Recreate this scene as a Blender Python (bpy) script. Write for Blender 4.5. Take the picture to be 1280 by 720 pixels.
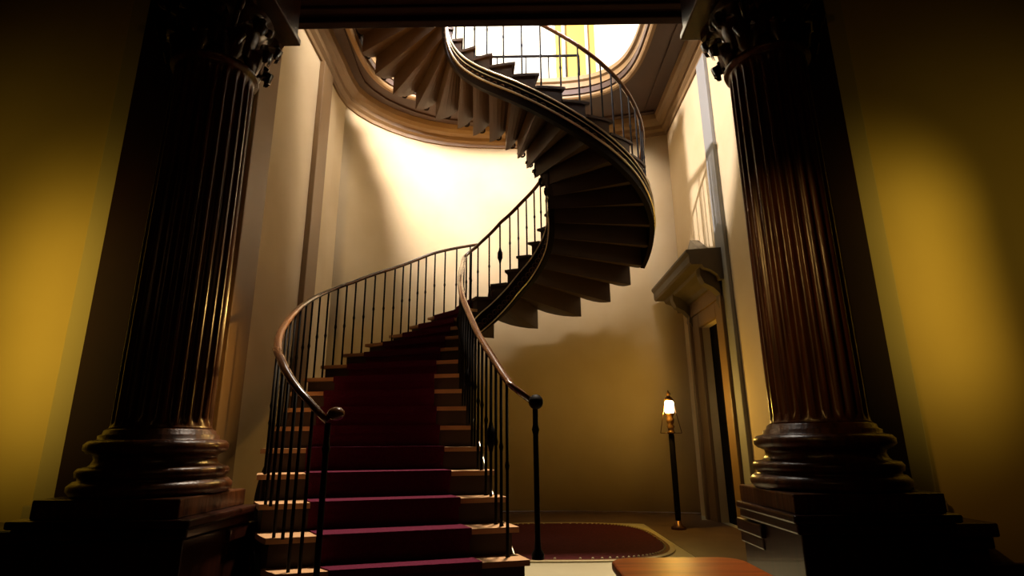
import bpy, math, random
from math import sin, cos, pi, radians
from mathutils import Vector, Matrix
for o in list(bpy.data.objects): bpy.data.objects.remove(o)
random.seed(4)
sc = bpy.context.scene
col = sc.collection
FLOOR = -.12

# ------------------------------------------------------------------ camera
YAW, PITCH, ROLL = radians(.5), radians(15.4), radians(.5)
cd = bpy.data.cameras.new('camera'); cam = bpy.data.objects.new('camera', cd); col.objects.link(cam)
cd.sensor_width = 36; cd.lens = 707 / 1280 * 36; cd.clip_start = .05
f = Vector((-sin(YAW)*cos(PITCH), cos(YAW)*cos(PITCH), sin(PITCH)))
r0 = Vector((cos(YAW), sin(YAW), 0)); u0 = r0.cross(f)
rr = r0*cos(ROLL) - u0*sin(ROLL); uu = u0*cos(ROLL) + r0*sin(ROLL)
cam.matrix_world = Matrix(((rr.x, uu.x, -f.x, 0), (rr.y, uu.y, -f.y, 0), (rr.z, uu.z, -f.z, .87), (0, 0, 0, 1)))
sc.camera = cam
# ------------------------------------------------------------------ world, view
w = bpy.data.worlds.new('world'); sc.world = w; w.use_nodes = True
w.node_tree.nodes['Background'].inputs[0].default_value = (1, .93, .78, 1)
w.node_tree.nodes['Background'].inputs[1].default_value = .25
sc.view_settings.view_transform = 'Standard'; sc.view_settings.look = 'None'
sc.view_settings.exposure = 0; sc.view_settings.gamma = 1; sc.view_settings.use_curve_mapping = False

def lamp(name, kind, loc, power, color, target=None, **k):
    d = bpy.data.lights.new(name, kind); d.energy = power; d.color = color
    for a, b in k.items(): setattr(d, a, b)
    o = bpy.data.objects.new(name, d); col.objects.link(o); o.location = loc
    if target is not None:
        o.rotation_euler = (Vector(target) - Vector(loc)).to_track_quat('-Z', 'Y').to_euler()
    return o
WARM = (1, .58, .08)
GOLD = (1, .72, .15)
# daylight: the skylight over the well and the high window of the upper storey
lamp('skylight_daylight', 'AREA', (-.1, 7.2, 10.6), 330, (1, .93, .80), (-.1, 7.2, 0), shape='RECTANGLE', size=3.0, size_y=2.6)
lamp('upper_window_daylight', 'AREA', (1.35, 3.75, 7.45), 900, (1, .92, .95), (.2, 8.9, 5.2), shape='RECTANGLE', size=1.8, size_y=.8)
lamp('upper_storey_beam', 'SPOT', (-1.8, 5.0, 7.1), 2400, (1, .93, 1), (2.5, 7.2, 4.8), spot_size=radians(34), spot_blend=.4, shadow_soft_size=.03)  # unseen spot set over the opening to throw the baluster stripes
# unseen warm lights added beside the frame for the side wall glow
lamp('wall_wash_left', 'AREA', (-3.75, 2.95, 1.75), 3.4, GOLD, (-3.42, 4.05, 1.75), shape='RECTANGLE', size=.12, size_y=1.7, spread=radians(84))
lamp('wall_wash_right', 'AREA', (3.5, 2.95, 2.0), 2.3, GOLD, (3.02, 4.05, 2.0), shape='RECTANGLE', size=.12, size_y=1.7, spread=radians(66))
lamp('wall_glow_left', 'SPOT', (-4.5, 2.2, 2.0), 22, GOLD, (-4.2, 4.05, 2.2), spot_size=radians(108), spot_blend=.9, shadow_soft_size=.2)
lamp('wall_glow_right', 'SPOT', (4.5, 2.2, 2.2), 15, GOLD, (4.1, 4.05, 2.4), spot_size=radians(108), spot_blend=.9, shadow_soft_size=.2)
lamp('shadow_fill', 'AREA', (1.2, 5.2, 7.4), 90, (1, .9, .88), (-2.1, 8.5, 4.9), shape='DISK', size=.9, spread=radians(64))  # fill added over the opening to soften the stair shadow on the back wall
lamp('column_spot_right', 'SPOT', (-.25, 1.5, 2.9), 75, (1, .55, .15), (1.85, 3.6, 1.7), spot_size=radians(36), spot_blend=1, shadow_soft_size=.04)  # unseen spot added for the highlight on the right column
lamp('column_spot_left', 'SPOT', (-.6, 5.2, 2.2), 170, (1, .58, .15), (-2.4, 4.15, 1.5), spot_size=radians(72), spot_blend=1, shadow_soft_size=.04)  # unseen spot added in mid-air over the stairs for the left column's highlight
lamp('skylight_beam', 'SPOT', (.3, 6.0, 9.5), 6000, (1, .82, .62), (-.7, 4.3, .4), spot_size=radians(30), spot_blend=.5, shadow_soft_size=.25)
lamp('front_room_lamp', 'POINT', (.1, -.3, 3.1), 5, (1, .5, .15), shadow_soft_size=.06)
lamp('table_fill', 'SPOT', (1.1, 1.1, 2.5), 44, (1, .55, .15), (.6, 2.1, .47), spot_size=radians(30), spot_blend=1, shadow_soft_size=.1)  # unseen spot added above the frame to brighten the table
# unseen spot added behind the left column to light the upper steps' undersides
lamp('stair_underside_fill', 'SPOT', (-2.35, 4.15, 1.9), 1100, (1, .52, .1), (-1.0, 6.9, 5.5), spot_size=radians(44), spot_blend=1, shadow_soft_size=.08)

# ------------------------------------------------------------------ materials
def mat(name, base, rough=.6, metal=0, coat=0, noise=None, bump=0, emit=None, spec=.5, stretch=(1, 1, 1)):
    m = bpy.data.materials.new(name); m.use_nodes = True; nt = m.node_tree; b = nt.nodes['Principled BSDF']
    b.inputs['Base Color'].default_value = (*base, 1); b.inputs['Roughness'].default_value = rough
    b.inputs['Metallic'].default_value = metal; b.inputs['Coat Weight'].default_value = coat
    b.inputs['Specular IOR Level'].default_value = spec
    if emit:
        b.inputs['Emission Color'].default_value = (*emit[0], 1); b.inputs['Emission Strength'].default_value = emit[1]
    if noise:
        col2, scale = noise
        tc = nt.nodes.new('ShaderNodeTexCoord'); mp = nt.nodes.new('ShaderNodeMapping'); mp.inputs['Scale'].default_value = stretch
        n = nt.nodes.new('ShaderNodeTexNoise'); n.inputs['Scale'].default_value = scale; n.inputs['Detail'].default_value = 6
        cr = nt.nodes.new('ShaderNodeValToRGB'); cr.color_ramp.elements[0].position = .35; cr.color_ramp.elements[1].position = .68
        cr.color_ramp.elements[0].color = (*base, 1); cr.color_ramp.elements[1].color = (*col2, 1)
        L = nt.links.new
        L(tc.outputs['Object'], mp.inputs[0]); L(mp.outputs[0], n.inputs[0]); L(n.outputs[0], cr.inputs[0]); L(cr.outputs[0], b.inputs['Base Color'])
        if bump:
            bp = nt.nodes.new('ShaderNodeBump'); bp.inputs['Strength'].default_value = bump; bp.inputs['Distance'].default_value = .01
            L(n.outputs[0], bp.inputs['Height']); L(bp.outputs[0], b.inputs['Normal'])
    return m
M = dict(
    plaster=mat('cream plaster', (.60, .46, .25), .75, noise=((.54, .40, .205), 1.3), bump=.1),
    ochre=mat('ochre plaster', (.62, .43, .10), .7, noise=((.55, .37, .08), .9), bump=.08),
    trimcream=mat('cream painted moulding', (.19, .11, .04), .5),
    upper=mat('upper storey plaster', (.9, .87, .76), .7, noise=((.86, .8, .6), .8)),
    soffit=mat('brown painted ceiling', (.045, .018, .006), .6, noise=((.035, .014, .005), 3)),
    darkwood=mat('dark polished mahogany', (.035, .008, .003), .3, noise=((.015, .004, .002), 5), stretch=(6, 6, .6), coat=.25),
    column=mat('veined brown column', (.10, .032, .008), .3, noise=((.03, .009, .003), 7), stretch=(5, 5, .35), coat=.0, bump=.3, spec=.55),
    pier=mat('dark red brown pier', (.026, .005, .002), .7, noise=((.02, .004, .002), 2), spec=.2),
    stone=mat('shaded brown stone step', (.034, .014, .004), .6, noise=((.025, .010, .003), 4), bump=.15),  # step stone darkened to carry the shade on undersides and risers
    tread=mat('lit pale tread', (.52, .30, .14), .6, noise=((.42, .23, .1), 4), bump=.1),  # paler tone of the step stone, light painted into the tread tops
    stringm=mat('dark carved string', (.007, .004, .003), .6, spec=.08),
    gilt=mat('pale gilt moulding', (.75, .66, .5), .28, metal=.8),
    iron=mat('black painted iron', (.004, .0025, .002), .6, spec=.08),
    rail=mat('polished brown handrail', (.13, .05, .015), .22, noise=((.07, .025, .008), 6), coat=.5),
    carpet=mat('plum red carpet', (.09, .009, .026), .95, noise=((.07, .007, .02), 60), bump=.5, spec=.1),
    marble=mat('pale stone floor', (.42, .38, .24), .4, noise=((.36, .32, .2), 2)),
    border=mat('brown skirting and floor shade', (.10, .055, .025), .5, noise=((.07, .035, .016), 4)),
    boards=mat('dark red floorboards', (.09, .02, .01), .4, noise=((.05, .012, .006), 4), stretch=(1, 12, 1)),
    rugfield=mat('dark maroon rug', (.07, .012, .014), .95, noise=((.045, .008, .01), 40), spec=.1),
    ruglight=mat('pale rug border', (.5, .43, .25), .9, noise=((.42, .35, .2), 30), spec=.1),
    rugbrown=mat('brown rug border', (.16, .09, .04), .9, spec=.1),
    table=mat('orange polished wood', (.8, .19, .012), .4, noise=((.5, .1, .012), 3), stretch=(1, 9, 1), spec=.3),
    bronze=mat('brown bronze', (.12, .06, .03), .3, metal=.8),
    glow=mat('lit white glass', (1, .9, .7), .4, emit=((1, .78, .42), 26)),
    glass=mat('clear lamp glass', (1, .9, .7), .05),
    grey=mat('grey painted stone', (.11, .08, .04), .5, noise=((.08, .06, .03), 3)),
    greyplaster=mat('grey plaster pilaster', (.24, .23, .2), .7),
    doorwood=mat('nearly black door', (.004, .0025, .002), .7, spec=.05),
    strip=mat('plaster margin', (.50, .38, .14), .7),
)
g = M['glass'].node_tree.nodes['Principled BSDF']; g.inputs['Transmission Weight'].default_value = 1; g.inputs['IOR'].default_value = 1.2

# ------------------------------------------------------------------ mesh helpers
class MB:
    def __init__(s): s.v = []; s.f = []; s.sm = []
    def add(s, vs, fs, smooth=False):
        n = len(s.v); s.v += [tuple(p) for p in vs]; s.f += [tuple(i + n for i in q) for q in fs]; s.sm += [smooth]*len(fs)
    def box(s, x0, x1, y0, y1, z0, z1):
        s.add([(x, y, z) for x in (x0, x1) for y in (y0, y1) for z in (z0, z1)],
              [(0, 1, 3, 2), (4, 6, 7, 5), (0, 4, 5, 1), (2, 3, 7, 6), (0, 2, 6, 4), (1, 5, 7, 3)])
    def lathe(s, prof, n=40, c=(0, 0), rf=None, smooth=True):
        vs = []
        for j, (r, z) in enumerate(prof):
            for k in range(n):
                a = 2*pi*k/n; R = r*(rf(a, z) if rf else 1); vs.append((c[0]+R*cos(a), c[1]+R*sin(a), z))
        fs = [(j*n+k, j*n+(k+1) % n, (j+1)*n+(k+1) % n, (j+1)*n+k) for j in range(len(prof)-1) for k in range(n)]
        fs += [tuple(range(n-1, -1, -1)), tuple((len(prof)-1)*n+k for k in range(n))]
        s.add(vs, fs, smooth)
    def tube(s, pts, r, n=8, squash=1.0, cap=True):
        pts = [Vector(p) for p in pts]; vs = []
        for i, p in enumerate(pts):
            t = (pts[min(i+1, len(pts)-1)] - pts[max(i-1, 0)]).normalized()
            up = Vector((0, 0, 1)) if abs(t.z) < .95 else Vector((0, 1, 0))
            a = t.cross(up).normalized(); b = a.cross(t)
            R = r[i] if isinstance(r, (list, tuple)) else r
            for k in range(n):
                th = 2*pi*k/n; vs.append(p + a*cos(th)*R + b*sin(th)*R*squash)
        fs = [(i*n+k, i*n+(k+1) % n, (i+1)*n+(k+1) % n, (i+1)*n+k) for i in range(len(pts)-1) for k in range(n)]
        if cap: fs += [tuple(range(n-1, -1, -1)), tuple((len(pts)-1)*n+k for k in range(n))]
        s.add(vs, fs, True)
    def sphere(s, c, r, n=16, sq=(1, 1, 1)):
        vs = [(c[0]+r*sq[0]*sin(pi*j/n)*cos(2*pi*k/n), c[1]+r*sq[1]*sin(pi*j/n)*sin(2*pi*k/n), c[2]+r*sq[2]*cos(pi*j/n)) for j in range(n+1) for k in range(n)]
        s.add(vs, [(j*n+k, (j+1)*n+k, (j+1)*n+(k+1) % n, j*n+(k+1) % n) for j in range(n) for k in range(n)], True)
    def sweep(s, path, prof, closed=False, smooth=False):
        """prof: (offset to the left of travel, z) closed ring; path: plan points"""
        n = len(prof); vs = []; P = [Vector((p[0], p[1])) for p in path]; m = len(P)
        for i, p in enumerate(P):
            if closed: a = P[(i-1) % m]; b = P[(i+1) % m]
            else: a = P[max(i-1, 0)]; b = P[min(i+1, m-1)]
            d0 = (p-a); d1 = (b-p)
            d0 = d0.normalized() if d0.length > 1e-6 else d1.normalized(); d1 = d1.normalized() if d1.length > 1e-6 else d0
            t = (d0+d1).normalized(); nn = Vector((-t.y, t.x)); k = 1/max(.35, nn.dot(Vector((-d0.y, d0.x))))
            for (o, z) in prof:
                q = p + nn*o*k; vs.append((q.x, q.y, z))
        R = m if closed else m-1
        fs = [(i*n+k, i*n+(k+1) % n, ((i+1) % m)*n+(k+1) % n, ((i+1) % m)*n+k) for i in range(R) for k in range(n)]
        if not closed: fs += [tuple(range(n-1, -1, -1)), tuple((m-1)*n+k for k in range(n))]
        s.add(vs, fs, smooth)
    def build(s, name, m, parent=None, bevel=0, kind=None, label=None, recalc=True):
        me = bpy.data.meshes.new(name); me.from_pydata(s.v, [], s.f); me.materials.append(m)
        for p, q in zip(me.polygons, s.sm): p.use_smooth = q
        if recalc:
            import bmesh
            bm = bmesh.new(); bm.from_mesh(me); bmesh.ops.recalc_face_normals(bm, faces=bm.faces); bm.to_mesh(me); bm.free()
        o = bpy.data.objects.new(name, me); col.objects.link(o)
        if parent:
            o.parent = parent; o.matrix_parent_inverse = Matrix.Translation(-Vector(parent.location))
        if bevel:
            b = o.modifiers.new('bevel', 'BEVEL'); b.width = bevel; b.segments = 2; b.limit_method = 'ANGLE'
        if kind: o['kind'] = kind
        if label: o['label'] = label
        return o
def thing(name, label, cat, loc, group=None):
    o = bpy.data.objects.new(name, None); o.empty_display_size = .1; col.objects.link(o); o.location = loc
    o['label'] = label; o['category'] = cat
    if group: o['group'] = group
    return o
def tag(o, label, cat, group=None):
    o['label'] = label; o['category'] = cat
    if group: o['group'] = group
    return o
def S(o, name=None): o['kind'] = 'structure'; return o
def poly(x, y, z0, z1, mb):
    pass

# ================================================================== setting
XL, XR = -2.63, 2.57
rear = [(XL, 4.6), (XL, 6.2), (XL, 7.35)]
for p in [(-2.6, 7.62), (-2.5, 7.86), (-2.33, 8.12), (-2.1, 8.36), (-1.85, 8.56), (-1.55, 8.73), (-1.2, 8.86), (-.8, 8.94), (-.3, 8.98), (.3, 8.99), (.9, 8.95), (1.5, 8.86), (2.1, 8.72), (XR, 8.58)]: rear.append(p)
HC = 6.2
b = MB(); b.sweep(rear[:4], [(0, FLOOR), (.2, FLOOR), (.2, HC+.3), (0, HC+.3)]); S(b.build('wall_left', M['plaster']))
b = MB(); b.sweep(rear[3:], [(0, FLOOR), (.2, FLOOR), (.2, HC+.3), (0, HC+.3)], smooth=False); ob = b.build('wall_back', M['plaster']); S(ob)
for p in ob.data.polygons: p.use_smooth = len(p.vertices) == 4 and abs(p.normal.z) < .5
DY0, DY1, DZ = 7.05, 7.75, 2.4
b = MB()
b.box(XR, XR+.2, 4.6, DY0, FLOOR, HC+.3); b.box(XR, XR+.2, DY1, 8.75, FLOOR, HC+.3); b.box(XR, XR+.2, DY0, DY1, DZ, HC+.3)
S(b.build('wall_right', M['plaster']))
b = MB(); b.box(-7, 7, -4.5, 4.1, FLOOR-.2, FLOOR); S(b.build('floor', M['boards']))
b = MB(); b.box(-2.9, 2.9, 4.1, 9.3, FLOOR-.2, FLOOR); S(b.build('floor', M['marble']))
# shade painted as a brown strip on the hall floor along the walls
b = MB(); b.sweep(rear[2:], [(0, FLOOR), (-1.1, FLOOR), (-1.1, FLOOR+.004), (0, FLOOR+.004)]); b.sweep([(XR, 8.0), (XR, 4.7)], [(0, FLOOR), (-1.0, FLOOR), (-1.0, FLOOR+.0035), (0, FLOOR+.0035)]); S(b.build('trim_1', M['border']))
# skirting
b = MB(); b.sweep(rear, [(0, FLOOR), (-.03, FLOOR), (-.03, FLOOR+.02), (-.02, FLOOR+.03), (0, FLOOR+.03)]); S(b.build('baseboard_back', M['border']))

# --- partition between the front room and the stair hall
OX0, OX1, PY0, PY1, BZ = -2.47, 2.03, 3.97, 4.6, 4.85
b = MB(); b.box(-7, -3.1, 4.05, PY1, FLOOR, 6.5); b.box(2.6, 7, 4.05, PY1, FLOOR, 6.5)
S(b.build('wall_front', M['ochre']))
b = MB(); b.box(-3.1, OX0, PY0, PY1, FLOOR, BZ); S(b.build('trim_2', M['pier']))
b = MB(); b.box(OX1, 2.6, PY0, PY1, FLOOR, BZ); S(b.build('trim_3', M['pier']))
for i, (x0, x1) in enumerate(((-3.27, -3.1), (2.6, 2.77))):
    b = MB(); b.box(x0, x1, 4.0, 4.06, .5, 6.0)
    b.box(x0 - (.04 if i == 0 else 0), x1 + (.04 if i else 0), 3.98, 4.06, .33, .5)
    S(b.build('trim_%d' % (4+i), M['strip'], bevel=.01))
# beam, with mouldings on its underside
b = MB(); b.box(-3.1, 2.6, PY0, PY1, BZ, 6.6); b.box(-3.1, 2.6, PY1-.06, PY1+.04, BZ-.06, BZ+.1); b.box(-3.1, 2.6, PY1-.2, PY1-.12, BZ-.03, BZ)
b.box(-3.1, 2.6, PY0-.05, PY0+.03, BZ-.05, BZ+.25)
S(b.build('trim_6', M['pier'], bevel=.012))
for i, (x0, x1) in enumerate(((-2.6, -1.80), (1.40, 2.22))):
    b = MB(); b.box(x0, x1, 3.3, PY0+.0, 4.12, BZ+.3); b.box(x0-.03, x1+.03, 3.26, PY0+.0, 4.06, 4.12)
    S(b.build('trim_%d' % (7+i), M['darkwood'], bevel=.01))
# front room shell, behind and beside the camera
b = MB(); b.box(-7, 7, -4.7, -4.5, FLOOR, 6.6); b.box(-7.2, -7, -4.7, 4.6, FLOOR, 6.6); b.box(7, 7.2, -4.7, 4.6, FLOOR, 6.6)
S(b.build('wall_rear_room', M['pier']))
b = MB(); b.box(-7.2, 7.2, -4.7, 4.6, 6.6, 6.8); S(b.build('ceiling', M['soffit']))

# --- hall ceiling with its rounded opening
def superell(cx, cy, a, bb, n, N=96):
    out = []
    for k in range(N):
        t = 2*pi*k/N; c, s_ = cos(t), sin(t)
        out.append((cx+a*math.copysign(abs(c)**(2/n), c), cy+bb*math.copysign(abs(s_)**(2/n), s_)))
    return out
OC = (-.17, 6.0); hole = superell(*OC, 2.0, 1.95, 4.2)
outer = []
for (x, y) in hole:
    dx, dy = x-OC[0], y-OC[1]; k = 1/max(abs(dx)/3.1, abs(dy)/3.2); outer.append((OC[0]+dx*k, OC[1]+dy*k))
outer = [(x, max(y, PY1)) for x, y in outer]
hole_c = [(x, max(y, PY1+.02)) for x, y in hole]
N = len(hole)
b = MB(); b.add([(x, y, z) for z in (HC, HC+.3) for L_ in (hole_c, outer) for x, y in L_],
      [(k, (k+1) % N, N+(k+1) % N, N+k) for k in range(N)] + [(2*N+k, 3*N+k, 3*N+(k+1) % N, 2*N+(k+1) % N) for k in range(N)] + [(k, 2*N+k, 2*N+(k+1) % N, (k+1) % N) for k in range(N)])
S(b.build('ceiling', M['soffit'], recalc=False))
# moulded rim of the opening: stepped bands
for i, (o0, o1, z0, z1) in enumerate(((-.01, .05, HC-.05, HC+.02), (.05, -.03, HC+.06, HC+.14), (0, -.05, HC+.14, HC+.4))):
    pass
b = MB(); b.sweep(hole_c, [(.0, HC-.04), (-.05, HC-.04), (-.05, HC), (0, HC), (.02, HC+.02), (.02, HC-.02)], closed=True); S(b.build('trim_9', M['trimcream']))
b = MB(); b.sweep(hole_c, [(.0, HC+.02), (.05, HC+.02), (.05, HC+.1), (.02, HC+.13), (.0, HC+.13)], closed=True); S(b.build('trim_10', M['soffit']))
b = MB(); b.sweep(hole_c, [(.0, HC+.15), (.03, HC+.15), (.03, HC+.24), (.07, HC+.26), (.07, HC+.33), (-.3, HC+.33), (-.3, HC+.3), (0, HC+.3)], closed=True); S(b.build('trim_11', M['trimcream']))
# cornice
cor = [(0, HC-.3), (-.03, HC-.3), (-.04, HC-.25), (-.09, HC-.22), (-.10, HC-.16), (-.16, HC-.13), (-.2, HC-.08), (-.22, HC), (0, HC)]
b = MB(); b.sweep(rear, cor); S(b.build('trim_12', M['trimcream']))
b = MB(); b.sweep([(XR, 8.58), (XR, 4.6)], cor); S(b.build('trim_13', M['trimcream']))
# a second thin moulding on the brown soffit
inner = [(x - (0.36 if x > 0 else -0.36), y) for x, y in ((XL, 4.62), (XL, 7.2), )]
b = MB()
so = []
for (x, y) in rear: 
    d = Vector((x-OC[0], y-6.0)); L_ = d.length; so.append((x - d.x/L_*.34, y - d.y/L_*.34 if y > 6 else y))
b.sweep(so, [(0, HC-.03), (-.05, HC-.03), (-.05, HC), (0, HC)]); b.sweep([(2.2, 8.3), (2.2, 4.62)], [(0, HC-.03), (-.05, HC-.03), (-.05, HC), (0, HC)])
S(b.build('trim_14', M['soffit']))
# upper storey
b = MB(); up = superell(-.1, 6.6, 3.4, 3.3, 3.0)
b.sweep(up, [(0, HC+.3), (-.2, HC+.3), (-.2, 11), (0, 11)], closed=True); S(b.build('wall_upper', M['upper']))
b = MB(); b.box(1.05, 1.4, 9.5, 9.85, HC+.3, 10.9); b.box(1.5, 1.6, 9.55, 9.85, HC+.3, 10.9); b.box(.85, .95, 9.6, 9.85, HC+.3, 10.9)
S(b.build('trim_15', mat('yellow pilaster', (.5, .33, .05), .6)))

# --- pilasters and marks on the side walls of the hall
b = MB(); b.box(XL, XL+.07, 6.55, 6.9, FLOOR, HC-.3); S(b.build('trim_16', M['trimcream'], bevel=.008))
b = MB(); b.box(XL, XL+.05, 4.95, 5.35, FLOOR, HC-.3); S(b.build('trim_17', M['trimcream'], bevel=.008))
b = MB(); b.box(XR-.05, XR, 6.5, 6.8, FLOOR, HC-.3); S(b.build('trim_18', M['greyplaster'], bevel=.008))

# --- door on the right wall
dr = MB(); dr.box(XR+.10, XR+.15, DY0, DY1, FLOOR, DZ); d1 = dr.build('door_1', M['doorwood']); S(d1)
b = MB()
for z0, z1 in ((.1, .9), (1.1, 2.2)):
    b.box(XR+.085, XR+.10, DY0+.12, DY1-.12, z0, z1)
b.build('door_panel', M['doorwood'], d1, bevel=.01)
b = MB(); b.sphere((XR+.06, DY0+.08, 1.0), .03); b.tube([(XR+.06, DY0+.08, 1.0), (XR+.1, DY0+.08, 1.0)], .012); b.build('door_knob', M['bronze'], d1)
dc = thing('door_surround', 'grey stone door hood on moulded jambs around the dark doorway', 'door surround', (XR, 7.4, FLOOR))
b = MB()
for y0, y1 in ((DY1, DY1+.28), (DY0-.28, DY0)):
    b.box(XR-.05, XR, y0, y1, FLOOR, DZ+.2)
b.box(XR-.05, XR, DY0, DY1, DZ, DZ+.2)
b.build('architrave', M['trimcream'], dc, bevel=.01)
b = MB()
b.box(XR-.09, XR, DY1+.28, DY1+.36, FLOOR, DZ+.2); b.box(XR-.09, XR, DY0-.34, DY0-.28, FLOOR, DZ+.2)
b.build('outer_moulding', M['trimcream'], dc, bevel=.01)
b = MB(); b.box(XR-.07, XR, 6.72, 8.15, DZ+.2, DZ+.45); b.build('frieze', M['trimcream'], dc)
b = MB()
prof = [(XR, 2.78), (XR-.1, 2.78), (XR-.12, 2.84), (XR-.2, 2.90), (XR-.28, 2.93), (XR-.3, 2.97), (XR-.43, 2.97), (XR-.45, 3.0), (XR-.45, 3.09), (XR-.48, 3.13), (XR-.48, 3.16), (XR, 3.19)]
y0, y1 = 6.62, 8.5; n = len(prof)
b.add([(x, y, z) for y in (y0, y1) for x, z in prof], [(k, (k+1) % n, n+(k+1) % n, n+k) for k in range(n)] + [tuple(range(n)), tuple(range(2*n-1, n-1, -1))])
b.build('hood', M['grey'], dc)
b = MB()
for y in (6.72, 8.0):
    pr = [(XR, 2.45), (XR-.06, 2.47), (XR-.09, 2.55), (XR-.08, 2.62), (XR-.15, 2.70), (XR-.26, 2.76), (XR-.3, 2.86), (XR-.3, 2.95), (XR, 2.95)]; n = len(pr)
    b.add([(x, yy, z) for yy in (y, y+.14) for x, z in pr], [(k, (k+1) % n, n+(k+1) % n, n+k) for k in range(n)] + [tuple(range(n)), tuple(range(2*n-1, n-1, -1))])
    ob = b.build('corbel', M['grey'], dc); b = MB()
b.add([(x, y, z) for x in (XR-.12, XR) for y, z in ((6.9, 3.18), (7.55, 3.62), (8.2, 3.18))], [(0, 1, 2), (3, 5, 4), (0, 3, 4, 1), (1, 4, 5, 2), (0, 2, 5, 3)])
b.build('pediment', M['grey'], dc)

# ================================================================== columns
def column(cx, label):
    Y = 3.6; t = thing('fluted_column', label, 'column', (cx, Y, .5), 'pair of columns framing the stair hall')
    b = MB(); b.box(cx-.40, cx+.40, Y-.40, Y+.36, .5, .60); b.build('plinth', M['column'], t, bevel=.008)
    b = MB(); b.lathe([(.38, .60), (.41, .605), (.43, .63), (.43, .655), (.405, .68), (.385, .685), (.385, .70), (.40, .705), (.405, .735), (.39, .755), (.35, .76), (.335, .775), (.325, .80), (.33, .82), (.35, .83),
                       (.365, .835), (.385, .855), (.385, .885), (.365, .905), (.34, .91), (.325, .915), (.325, .935), (.305, .945), (.30, .965), (.283, .975)], 56, (cx, Y)); b.build('base', M['column'], t)
    NF = 24
    def fl(a, z):
        u = (a*NF/(2*pi)) % 1.0; d = 0 if (u < .14 or u > .86) else sin((u-.14)/.72*pi)**.6
        k = min(1, max(0, (z-.99)/.06), max(0, (3.47-z)/.06)) if z > .98 else 0
        return 1 - .085*d*k
    pr = [(.283, .975), (.276, .985), (.274, .99)] + [(.274 - .012*(((z-1)/2.5)**1.6), z) for z in [1.0, 1.02, 1.05, 1.3, 1.7, 2.1, 2.5, 2.9, 3.2, 3.41, 3.44, 3.47]] + [(.262, 3.48), (.268, 3.49), (.29, 3.5), (.295, 3.515), (.29, 3.53), (.265, 3.54)]
    b = MB(); b.lathe(pr, NF*8, (cx, Y), fl); b.build('shaft', M['column'], t)
    b = MB(); b.lathe([(.25, 3.53), (.25, 3.75), (.27, 3.88), (.31, 3.96), (.36, 4.0)], 32, (cx, Y))
    # acanthus leaves in two rows, volutes at the corners
    def leaf(a, z0, z1, r, out, wd):
        vs = []; fs = []; nU, nV = 7, 9
        for th in (0, -.012):
            for j in range(nV):
                v = j/(nV-1)
                if v < .75: rad = r + .05*v; z = z0 + (z1-z0)*v/.75
                else: q = (v-.75)/.25*pi*.75; rad = r+.04 + out*sin(q); z = z1 + .035*sin(q*1.2) - .05*(1-cos(q))
                for i in range(nU):
                    u = (i/(nU-1)-.5)*2
                    ww = wd*(.55+.6*sin(pi*min(1, v*1.05))*.8)*(1 if i % 2 == 0 else .93)*(1 - .5*max(0, v-.8)/.2)
                    aa = a + u*ww/r; R = rad + th + .02*(1-u*u) + (.008 if i % 2 else 0)
                    vs.append((cx+R*cos(aa), Y+R*sin(aa), z - .02*abs(u)*(1 if v > .7 else 0)))
        for s_ in (0, nU*nV):
            for j in range(nV-1):
                for i in range(nU-1): p = s_+j*nU+i; fs.append((p, p+1, p+nU+1, p+nU))
        b.add(vs, fs, True)
    for k in range(8): leaf(2*pi*k/8, 3.53, 3.70, .265, .08, .085)
    for k in range(8): leaf(2*pi*(k+.5)/8, 3.60, 3.84, .275, .10, .085)
    for k in range(4):
        a = pi/4 + k*pi/2; pts = []; rad = []
        for j in range(36):
            th = j/35*2.2*2*pi*.8; R = .05*(1 - j/40); 
            pts.append((R*cos(th+pi), 3.93+R*sin(th+pi))); rad.append(.02*(1-j/60))
        b.tube([(cx+(.385+p)*cos(a), Y+(.385+p)*sin(a), z) for p, z in pts], rad, 6)
        b.tube([(cx+q*cos(a), Y+q*sin(a), z) for q, z in ((.28, 3.75), (.31, 3.86), (.36, 3.94), (.42, 3.99))], [.012, .018, .022, .02], 6)
        for da in (-.35, .35):
            b.sphere((cx+.33*cos(a+pi/4+da*.5), Y+.33*sin(a+pi/4+da*.5), 3.93), .035, 8)
    b.build('capital', M['darkwood'], t, recalc=False)
    b = MB(); vs = []
    ring = []
    for k in range(4):
        a = pi/4 + k*pi/2; p = Vector((cos(a), sin(a)))*.50; q = Vector((cos(a+pi/2), sin(a+pi/2)))*.50
        for j in range(8):
            s_ = (j+.5)/8; m = p.lerp(q, s_); m *= 1 - .2*sin(pi*s_); ring.append((cx+m.x, Y+m.y))
    nn = len(ring); b.add([(x, y, z) for z in (4.0, 4.06) for x, y in ring], [(k, (k+1) % nn, nn+(k+1) % nn, nn+k) for k in range(nn)] + [tuple(range(nn-1, -1, -1)), tuple(range(nn, 2*nn))])
    b.build('abacus', M['darkwood'], t)
column(-2.213, 'fluted dark brown column left of the staircase, on a black pedestal')
column(1.852, 'fluted dark brown column right of the staircase and orange table')
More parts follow.
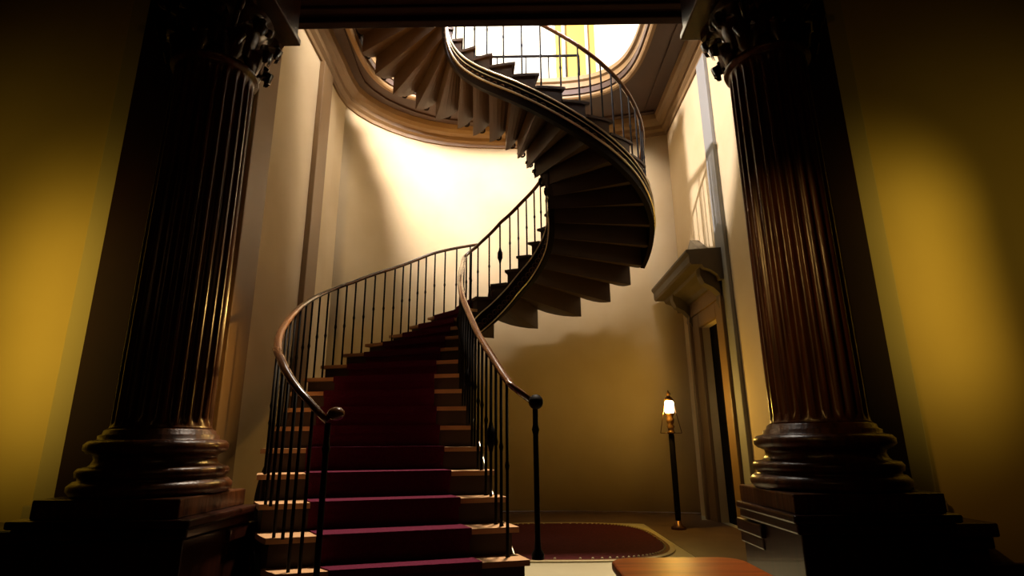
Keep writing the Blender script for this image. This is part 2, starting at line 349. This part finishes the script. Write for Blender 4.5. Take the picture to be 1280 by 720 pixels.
for (x0, x1, e0, e1, lab) in ((-2.70, -1.72, -3.6, -1.74, 'black moulded pedestal carrying the left fluted column'), (1.42, 2.29, 1.44, 2.86, 'black moulded pedestal carrying the right fluted column')):
    t = thing('column_pedestal', lab, 'pedestal', ((x0+x1)/2, 3.6, FLOOR), 'pair of column pedestals')
    b = MB(); b.box(x0+.05, x1-.05, 3.2, 3.97, FLOOR, .40); b.build('die', M['darkwood'], t, bevel=.01)
    b = MB(); b.box(x0, x1, 3.15, 3.97, .455, .50); b.box(x0+.02, x1-.02, 3.17, 3.97, .40, .456); b.build('cap', M['darkwood'], t, bevel=.012)
    b = MB(); b.box(e0+.04, e1-.04, 3.72, 4.05, FLOOR, .24); b.box(e0+.02, e1-.02, 3.69, 4.05, .24, .31); b.box(e0, e1, 3.66, 4.05, .31, .39); b.build('side_plinth', M['darkwood'], t, bevel=.012)
for x0, x1, nme in ((-7, -3.6, 'baseboard_left'), (2.9, 7, 'baseboard_right')):
    b = MB(); b.box(x0, x1, 3.98, 4.05, FLOOR, .06); b.box(x0, x1, 4.0, 4.05, .06, .1); S(b.build(nme, M['boards'], bevel=.01))

# ================================================================== staircase
R_ = [(.03, 3.85), (-.05, 4.05), (-.13, 4.25), (-.21, 4.45), (-.28, 4.65), (-.34, 4.86), (-.40, 5.07), (-.46, 5.28), (-.505, 5.51), (-.54, 5.75), (-.563, 5.98), (-.584, 6.22), (-.604, 6.5), (-.627, 6.8), (-.63, 7.02),
      (-.52, 7.13), (-.315, 7.14), (-.12, 7.08), (.04, 7.02), (.2, 6.97), (.32, 6.92), (.41, 6.83), (.45, 6.73), (.455, 6.64), (.43, 6.6), (.38, 6.63), (.32, 6.7), (.25, 6.78), (.15, 6.83), (.03, 6.87),
      (-.13, 6.95), (-.35, 7.02), (-.59, 7.14), (-.82, 7.22), (-1.15, 7.27), (-1.45, 7.27), (-1.76, 7.14), (-1.97, 6.9), (-2.1, 6.65), (-2.12, 6.35), (-2.1, 6.05), (-2.08, 5.75)]
L_ = [(-1.35, 3.5), (-1.5, 3.65), (-1.65, 3.87), (-1.78, 4.1), (-1.9, 4.4), (-2.0, 4.75), (-2.08, 5.1), (-2.13, 5.45), (-2.14, 5.8), (-2.08, 6.12), (-1.95, 6.42), (-1.78, 6.75), (-1.58, 7.1), (-1.40, 7.38), (-1.18, 7.62),
      (-.85, 7.9), (-.35, 8.15), (.3, 8.32), (.95, 8.28), (1.37, 8.08), (1.62, 7.77), (1.74, 7.42), (1.77, 7.08), (1.73, 6.76), (1.6, 6.46), (1.39, 6.2), (1.12, 6.0), (.83, 5.88), (.55, 5.83), (.25, 5.8),
      (-.03, 5.82), (-.3, 5.88), (-.5, 5.96), (-.66, 6.02), (-.78, 6.03), (-.85, 6.0), (-.88, 5.94), (-.87, 5.87), (-.84, 5.8), (-.83, 5.7), (-.83, 5.6), (-.83, 5.5)]
NS = 40
def cr(P, t):
    t = max(0, min(len(P)-1.0001, t)); i = int(t); u = t-i
    g_ = lambda k: Vector(P[max(0, min(len(P)-1, k))])
    a, b_, c, d = g_(i-1), g_(i), g_(i+1), g_(i+2)
    return .5*((2*b_)+(-a+c)*u+(2*a-5*b_+4*c-d)*u*u+(-a+3*b_-3*c+d)*u**3)
Rp = lambda t: cr(R_, t)
Lp = lambda t: cr(L_, t)
zs = lambda t: .17*(t+1)
st = thing('staircase', 'winding cantilevered stone staircase with plum red runner rising from centre of hall', 'staircase', (-.7, 3.9, FLOOR))
def slab(mb, t0, t1, f0, f1, z0a, z1, n=5, z0b=None, over=0):
    """solid between edge fractions f0..f1 (0 = right edge) and indices t0..t1; underside from z0a to z0b"""
    vs = []; m = n+1
    if z0b is None: z0b = z0a
    for j in range(m):
        t = t0+(t1-t0)*j/n; r_, l_ = Rp(t), Lp(t); d = (l_-r_)
        if over: pass
        a, c = r_ + d*f0, r_ + d*f1; zz = z0a+(z0b-z0a)*(j/n)
        vs += [(a.x, a.y, zz), (c.x, c.y, zz), (c.x, c.y, z1), (a.x, a.y, z1)]
    fs = [(j*4+k, j*4+(k+1) % 4, (j+1)*4+(k+1) % 4, (j+1)*4+k) for j in range(n) for k in range(4)] + [(0, 3, 2, 1), (n*4, n*4+1, n*4+2, n*4+3)]
    mb.add(vs, fs)
for i in range(NS):
    z = zs(i); b = MB(); nz = .035/.24
    low = FLOOR if i < 3 else z-.34
    f0, f1 = -.01, 1.01
    if i < 3: slab(b, i, i+1.02, .0, 1.0, low, z-.034)
    else:
        # rounded underside: shallow at the front, deeper at the back
        n = 5
        vs = []
        for j in range(n+1):
            u = j/n; t = i+u*1.02; r_, l_ = Rp(t), Lp(t); zz = z-.235-.13*(1-(1-u)**2.2)
            vs += [(r_.x, r_.y, zz), (l_.x, l_.y, zz), (l_.x, l_.y, z-.034), (r_.x, r_.y, z-.034)]
        b.add(vs, [(j*4+k, j*4+(k+1) % 4, (j+1)*4+(k+1) % 4, (j+1)*4+k) for j in range(n) for k in range(4)] + [(0, 3, 2, 1), (n*4, n*4+1, n*4+2, n*4+3)])
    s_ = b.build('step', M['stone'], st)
    b = MB(); slab(b, max(0, i-nz), i+1.0, -.025, 1.02, z-.034, z); b.build('tread', M['tread' if i < 15 else 'stone'], s_)  # lower treads in the lit tone, upper ones in the shaded tone
    if i < 17:
        c = MB(); slab(c, max(0, i-nz)-0.02, i+.98, .19, .82, z-.0005, z+.008)
        # the carpet hangs over the nosing and down the riser
        r_, l_ = Rp(max(0, i-nz)), Lp(max(0, i-nz)); d = l_-r_; tdir = Vector((-d.y, d.x)).normalized()
        if tdir.dot(Rp(i+.5)-Rp(i)+Lp(i+.5)-Lp(i)) > 0: tdir = -tdir
        a, e = r_+d*.19, r_+d*.82; q = tdir*.012
        c.add([(p.x+o.x, p.y+o.y, zz) for zz in (z-.055, z+.008) for p in (a, e) for o in (Vector((0, 0)), q)], [(0, 1, 3, 2), (4, 6, 7, 5), (0, 4, 5, 1), (2, 3, 7, 6), (0, 2, 6, 4), (1, 5, 7, 3)])
        r_, l_ = Rp(i), Lp(i); d = l_-r_; a, e = r_+d*.19, r_+d*.82; q = tdir*.012
        c.add([(p.x+o.x, p.y+o.y, zz) for zz in (z-.165, z-.034) for p in (a, e) for o in (Vector((0, 0)), q)], [(0, 1, 3, 2), (4, 6, 7, 5), (0, 4, 5, 1), (2, 3, 7, 6), (0, 2, 6, 4), (1, 5, 7, 3)])
        c.build('carpet_runner', M['carpet'], s_)
    if 20 <= i < 39:
        # scrolled bracket at the free end
        c = MB(); p = Rp(i+.5); d = (Rp(i+.5)-Lp(i+.5)).normalized(); tt = Vector((-d.y, d.x))
        if tt.dot(Rp(i+1)-Rp(i)) < 0: tt = -tt
        pts = []; rad = []
        for j in range(30):
            th = j/29*3.4*pi; R = .055*(1-j/36)
            pts.append((p.x+d.x*.03+tt.x*(R*cos(th)), p.y+d.y*.03+tt.y*(R*cos(th)), z-.30+R*sin(th))); rad.append(.016*(1-j/50))
        c.tube(pts, rad, 6); c.build('scroll_bracket', M['stringm'], s_)
# bottom step, spreading to the left
b = MB()
path = [(-1.68, 3.6), (-1.6, 3.3), (-1.0, 3.3), (-.2, 3.5), (.15, 3.62), (.22, 3.8), (.15, 3.98), (-.2, 4.0), (-1.66, 4.0)]
n = len(path); b.add([(x, y, z) for z in (FLOOR, 0) for x, y in path], [(k, (k+1) % n, n+(k+1) % n, n+k) for k in range(n)] + [tuple(range(n-1, -1, -1)), tuple(range(n, 2*n))])
s0 = b.build('step', M['stone'], st, bevel=.01)
# strings: carved dark band with pale mouldings
def string(P, t0, t1, side, n_per=6, top=-.26, bot=-.54, lines=()):
    n = int((t1-t0)*n_per); pts = [(cr(P, t0+(t1-t0)*k/n), t0+(t1-t0)*k/n) for k in range(n+1)]
    b = MB(); vs = []; path = []
    for k, (p, t) in enumerate(pts):
        d = (Rp(t)-Lp(t)).normalized()*side; path.append((p+d*.03, p+d*.055, t))
        for o, zz in ((-.03, top), (.035, top), (.035, bot), (-.03, bot)): q = p+d*o; vs.append((q.x, q.y, max(zs(t)-.17+.17+zz, FLOOR)))
    b.add(vs, [(j*4+k, j*4+(k+1) % 4, (j+1)*4+(k+1) % 4, (j+1)*4+k) for j in range(n) for k in range(4)] + [(0, 3, 2, 1), (n*4, n*4+1, n*4+2, n*4+3)])
    so_ = b.build('string', M['stringm'], st)
    for zz, rd in lines:
        c = MB(); c.tube([(q.x, q.y, max(zs(t)+zz, FLOOR+.01)) for _, q, t in [(a, p_+ (a-p_)*.3, t) for a, p_, t in path]], rd, 6); c.build('moulding', M['gilt'], so_)
    c = MB(); L = 0; run = 0; last = None
    k = 0
    for j in range(0, n-2, 2):      # running wave scrolls
        p = path[j][0]; q = path[min(j+2, n)][0]; tt = Vector((q.x-p.x, q.y-p.y)); t = path[j][2]; w_ = tt.length
        if w_ < .02: continue
        tt.normalize(); pp = []
        for m_ in range(14):
            th = m_/13*2.4*pi; R = .045*(1-m_/18); pp.append((p.x+tt.x*(R*cos(th)+w_/2)+(path[j][1]-p).x*.3, p.y+tt.y*(R*cos(th)+w_/2)+(path[j][1]-p).y*.3, max(zs(t)+(top+bot)/2+.01, FLOOR+.1)+R*sin(th)))
        c.tube(pp, .007, 4)
    c.build('scroll_ornament', M['bronze'], so_, kind='stuff')
string(R_, 0.3, 23.5, 1, lines=((-.26, .008), (-.51, .008)))
string(L_, 0.3, 13, -1)
string(L_, 20.9, 39.5, -1, lines=((-.27, .011), (-.335, .006), (-.43, .013)))

# --- balustrades
def balustrade(name, label, P, t0, t1, inset, h=.80, per=1.5, foot=None, newel=None, skip=None, pre=None, post_every=0, group=None):
    H = h if callable(h) else (lambda t: h)
    edge = lambda t: cr(P, t) + (((Lp(t)-Rp(t)).normalized()*inset))
    p0 = edge(t0); o = thing(name, label, 'balustrade', (p0.x, p0.y, zs(t0)), group)
    pts = list(pre or []); n = int((t1-t0)*8)
    for k in range(n+1):
        t = t0+(t1-t0)*k/n; p = edge(t); pts.append((p.x, p.y, zs(t)+H(t)))
    b = MB(); b.tube(pts, .03, 10, squash=.75); b.build('handrail', M['rail'], o)
    k = 0; t = t0+.35
    while t < t1-.1:
        p = edge(t); zb = zs(math.floor(t+.0001)) if t >= 0 else 0
        b = MB(); zt = zs(t)+H(t)-.015
        if post_every and k % post_every == post_every//2:
            b.lathe([(.011, zb), (.011, zb+.3), (.02, zb+.34), (.034, zb+.37), (.034, zb+.45), (.02, zb+.48), (.011, zb+.52), (.011, zt)], 8, (p.x, p.y))
        else:
            b.lathe([(.016, zb), (.011, zb+.03), (.0105, (zb+zt)/2-.03), (.016, (zb+zt)/2), (.0105, (zb+zt)/2+.03), (.0105, zt)], 6, (p.x, p.y))
        b.build('baluster', M['iron'], o)
        t += 1/per if callable(per) is False else 1/per(t); k += 1
    return o
def newel(o, x, y, z0, z1, ball=.04):
    b = MB(); b.lathe([(.04, z0), (.04, z0+.03), (.022, z0+.06), (.018, z0+.12), (.018, z1-.18), (.026, z1-.15), (.018, z1-.12), (.018, z1)], 12, (x, y)); b.build('newel_post', M['iron'], o)
    return o
# right hand (inner) balustrade
dens = lambda t: 2.0 if t < 15 else (1.55 if t < 20 else 1.0)
def ip(tab):
    def F_(t):
        for (a0, v0), (a1, v1) in zip(tab, tab[1:]):
            if t <= a1: return v0 + (v1-v0)*max(0, (t-a0))/(a1-a0)
        return tab[-1][1]
    return F_
rb = balustrade('balustrade', 'dark balustrade along right side of stairs, with black ball newel', R_, .3, 23.5, .06, h=ip([(0, 1.04), (6, .88), (10, .8), (13, .72), (15, .70), (16.5, .8), (18, .78), (20, .76), (24, .76)]), per=dens, post_every=7, pre=[(.115, 3.90, 1.13)], group='stair balustrades')
newel(rb, .115, 3.88, .17, 1.11)
b = MB(); b.sphere((.12, 3.87, 1.14), .05); b.build('ball_finial', M['iron'], rb)
# left hand balustrade, swept outwards at its foot
pre = [(-1.15, 3.5, 1.01), (-1.214, 3.49, 1.071), (-1.272, 3.495, 1.129), (-1.345, 3.515, 1.195), (-1.407, 3.55, 1.256), (-1.485, 3.61, 1.34), (-1.552, 3.68, 1.422), (-1.635, 3.80, 1.50)]
dl = lambda t: 1.9 if t < 9 else 2.3
lb = balustrade('balustrade', 'dark balustrade along left side of stairs, with curled brown handrail end', L_, 2.6, 15.55, -.02, h=ip([(0, .9), (10, .86), (12, .92), (15, .95), (16, .95)]), per=dl, pre=pre, group='stair balustrades')
newel(lb, -1.15, 3.5, 0, 1.0)
for k in range(2, len(pre)):
    zf = .17 if k < 4 else .34 if k < 6 else .51
    b = MB(); b.lathe([(.011, zf), (.011, pre[k][2]-.01)], 6, (pre[k][0]+.015, pre[k][1]+.03)); b.build('baluster', M['iron'], lb)
b = MB(); b.sphere((-1.105, 3.5, 1.055), .045, sq=(1.2, 1, .9)); b.build('scroll_finial', M['rail'], lb)
# outer balustrade of the upper flight
ub = balustrade('balustrade', 'black balustrade curving over the upper flight against bright skylit wall', L_, 21.3, 40.5, -.03, h=.78, per=lambda t: 2.0 if t < 27 else 1.25, group='stair balustrades')
# guard rail of the landing
t = thing('landing_railing', 'straight black guard rail of the landing behind the upper flight', 'railing', (0, 7.98, HC+.33))
arc = [(-1.6, 8.1), (-1.0, 8.12), (-.4, 8.14), (.3, 8.14), (.8, 8.14), (1.12, 8.13)]
P3 = [cr(arc, k/6) for k in range((len(arc)-1)*6)]
b = MB(); b.tube([(p.x, p.y, 7.15) for p in P3], .022, 8); b.build('handrail', M['iron'], t)
for k in range(1, len(P3), 4):
    p = P3[k]; b = MB(); b.lathe([(.011, HC+.33), (.011, 7.14)], 6, (p.x, p.y)); b.build('baluster', M['iron'], t)

# ================================================================== table, rug, lamp
t = thing('side_table', 'low orange polished wooden table with rounded corners at the bottom edge', 'table', (.6, 1.9, FLOOR))
def rrect(x0, x1, y0, y1, r, n=8):
    out = []
    for cx, cy, a0 in ((x1-r, y1-r, 0), (x0+r, y1-r, pi/2), (x0+r, y0+r, pi), (x1-r, y0+r, 1.5*pi)):
        for k in range(n+1): a = a0+pi/2*k/n; out.append((cx+r*cos(a), cy+r*sin(a)))
    return out
ring = rrect(.32, .79, 1.45, 2.24, .09); nn = len(ring)
b = MB(); b.add([(x, y, z) for z in (.44, .47) for x, y in ring], [(k, (k+1) % nn, nn+(k+1) % nn, nn+k) for k in range(nn)] + [tuple(range(nn-1, -1, -1)), tuple(range(nn, 2*nn))]); b.build('table_top', M['table'], t, bevel=.008)
b = MB(); b.box(.38, .73, 1.52, 2.17, .36, .44); b.build('apron', M['table'], t, bevel=.004)
for x in (.40, .71):
    for y in (1.54, 2.15):
        b = MB(); b.lathe([(.012, FLOOR), (.016, .0), (.024, .3), (.026, .36), (.026, .38)], 12, (x, y)); b.build('leg', M['table'], t)
# rug
def sring(a, bb, n=3.2, N=72): return superell(.42, 6.55, a, bb, n, N)
rug = thing('rug', 'dark maroon rug with pale curved border on floor behind the stairs', 'rug', (.42, 6.55, FLOOR))
def band(a1, b1, a0, b0, z, m, nme):
    o_, i_ = sring(a1, b1), sring(a0, b0); n = len(o_)
    b = MB(); b.add([(x, y, zz) for zz in (FLOOR+.001, z) for L2 in (o_, i_) for x, y in L2],
        [(2*n+k, 2*n+(k+1) % n, 3*n+(k+1) % n, 3*n+k) for k in range(n)] + [(k, 3*n*0+n+k, n+(k+1) % n, (k+1) % n) for k in range(n)] + [(k, (k+1) % n, 2*n+(k+1) % n, 2*n+k) for k in range(n)] + [(n+k, 3*n+k, 3*n+(k+1) % n, n+(k+1) % n) for k in range(n)])
    return b.build(nme, m, rug)
band(1.12, 1.24, 1.07, 1.20, FLOOR+.014, M['ruglight'], 'outer_border')
band(1.07, 1.20, 1.03, 1.155, FLOOR+.013, M['rugbrown'], 'inner_border')
b = MB(); r2 = superell(.42, 6.55, 1.03, 1.13, 3.2, 110)
for x, y in r2: b.sphere((x, y, FLOOR+.014), .012, 6)
b.build('fringe', M['ruglight'], rug, kind='stuff')
b = MB(); fr = sring(1.03, 1.155); n = len(fr); b.add([(x, y, z) for z in (FLOOR+.001, FLOOR+.012) for x, y in fr], [(k, (k+1) % n, n+(k+1) % n, n+k) for k in range(n)] + [tuple(range(n-1, -1, -1)), tuple(range(n, 2*n))]); b.build('field', M['rugfield'], rug)
# lamp standard
lx, ly = 1.88, 7.2
t = thing('standard_lamp', 'slim dark lamp standard with glowing lantern beside the doorway', 'lamp', (lx, ly, FLOOR))
b = MB(); b.lathe([(.09, FLOOR), (.09, FLOOR+.03), (.05, FLOOR+.05), (.035, FLOOR+.1)], 20, (lx, ly)); b.build('base', M['bronze'], t)
b = MB(); b.lathe([(.032, FLOOR+.1), (.035, .1), (.035, .95), (.03, .97)], 16, (lx, ly)); b.build('pole', M['iron'], t)
b = MB(); b.lathe([(.04, .97), (.055, .985), (.04, 1.0), (.035, 1.03), (.05, 1.06), (.03, 1.08), (.045, 1.11), (.05, 1.15), (.035, 1.17), (.05, 1.2), (.052, 1.22)], 20, (lx, ly)); b.build('stem', M['bronze'], t)
b = MB(); b.lathe([(.04, 1.22), (.055, 1.235), (.058, 1.3), (.055, 1.355), (.04, 1.37)], 20, (lx, ly)); b.build('lantern_glass', M['glow'], t)
b = MB(); b.lathe([(.06, 1.37), (.058, 1.385), (.04, 1.41), (.025, 1.42), (.02, 1.44), (.03, 1.455), (.012, 1.48), (.004, 1.5)], 20, (lx, ly)); b.build('lantern_cap', M['bronze'], t)
b = MB(); 
b.tube([(lx-.13, ly, .98), (lx+.13, ly, .98)], .005, 6); b.tube([(lx-.13, ly, .98), (lx-.05, ly, 1.36)], .005, 6); b.tube([(lx+.13, ly, .98), (lx+.05, ly, 1.36)], .005, 6); b.tube([(lx, ly-.13, .98), (lx, ly+.13, .98)], .005, 6)
b.build('wire_bracket', M['bronze'], t)
lamp('lantern_light', 'POINT', (lx-.09, ly-.09, 1.30), 34, WARM, shadow_soft_size=.02)
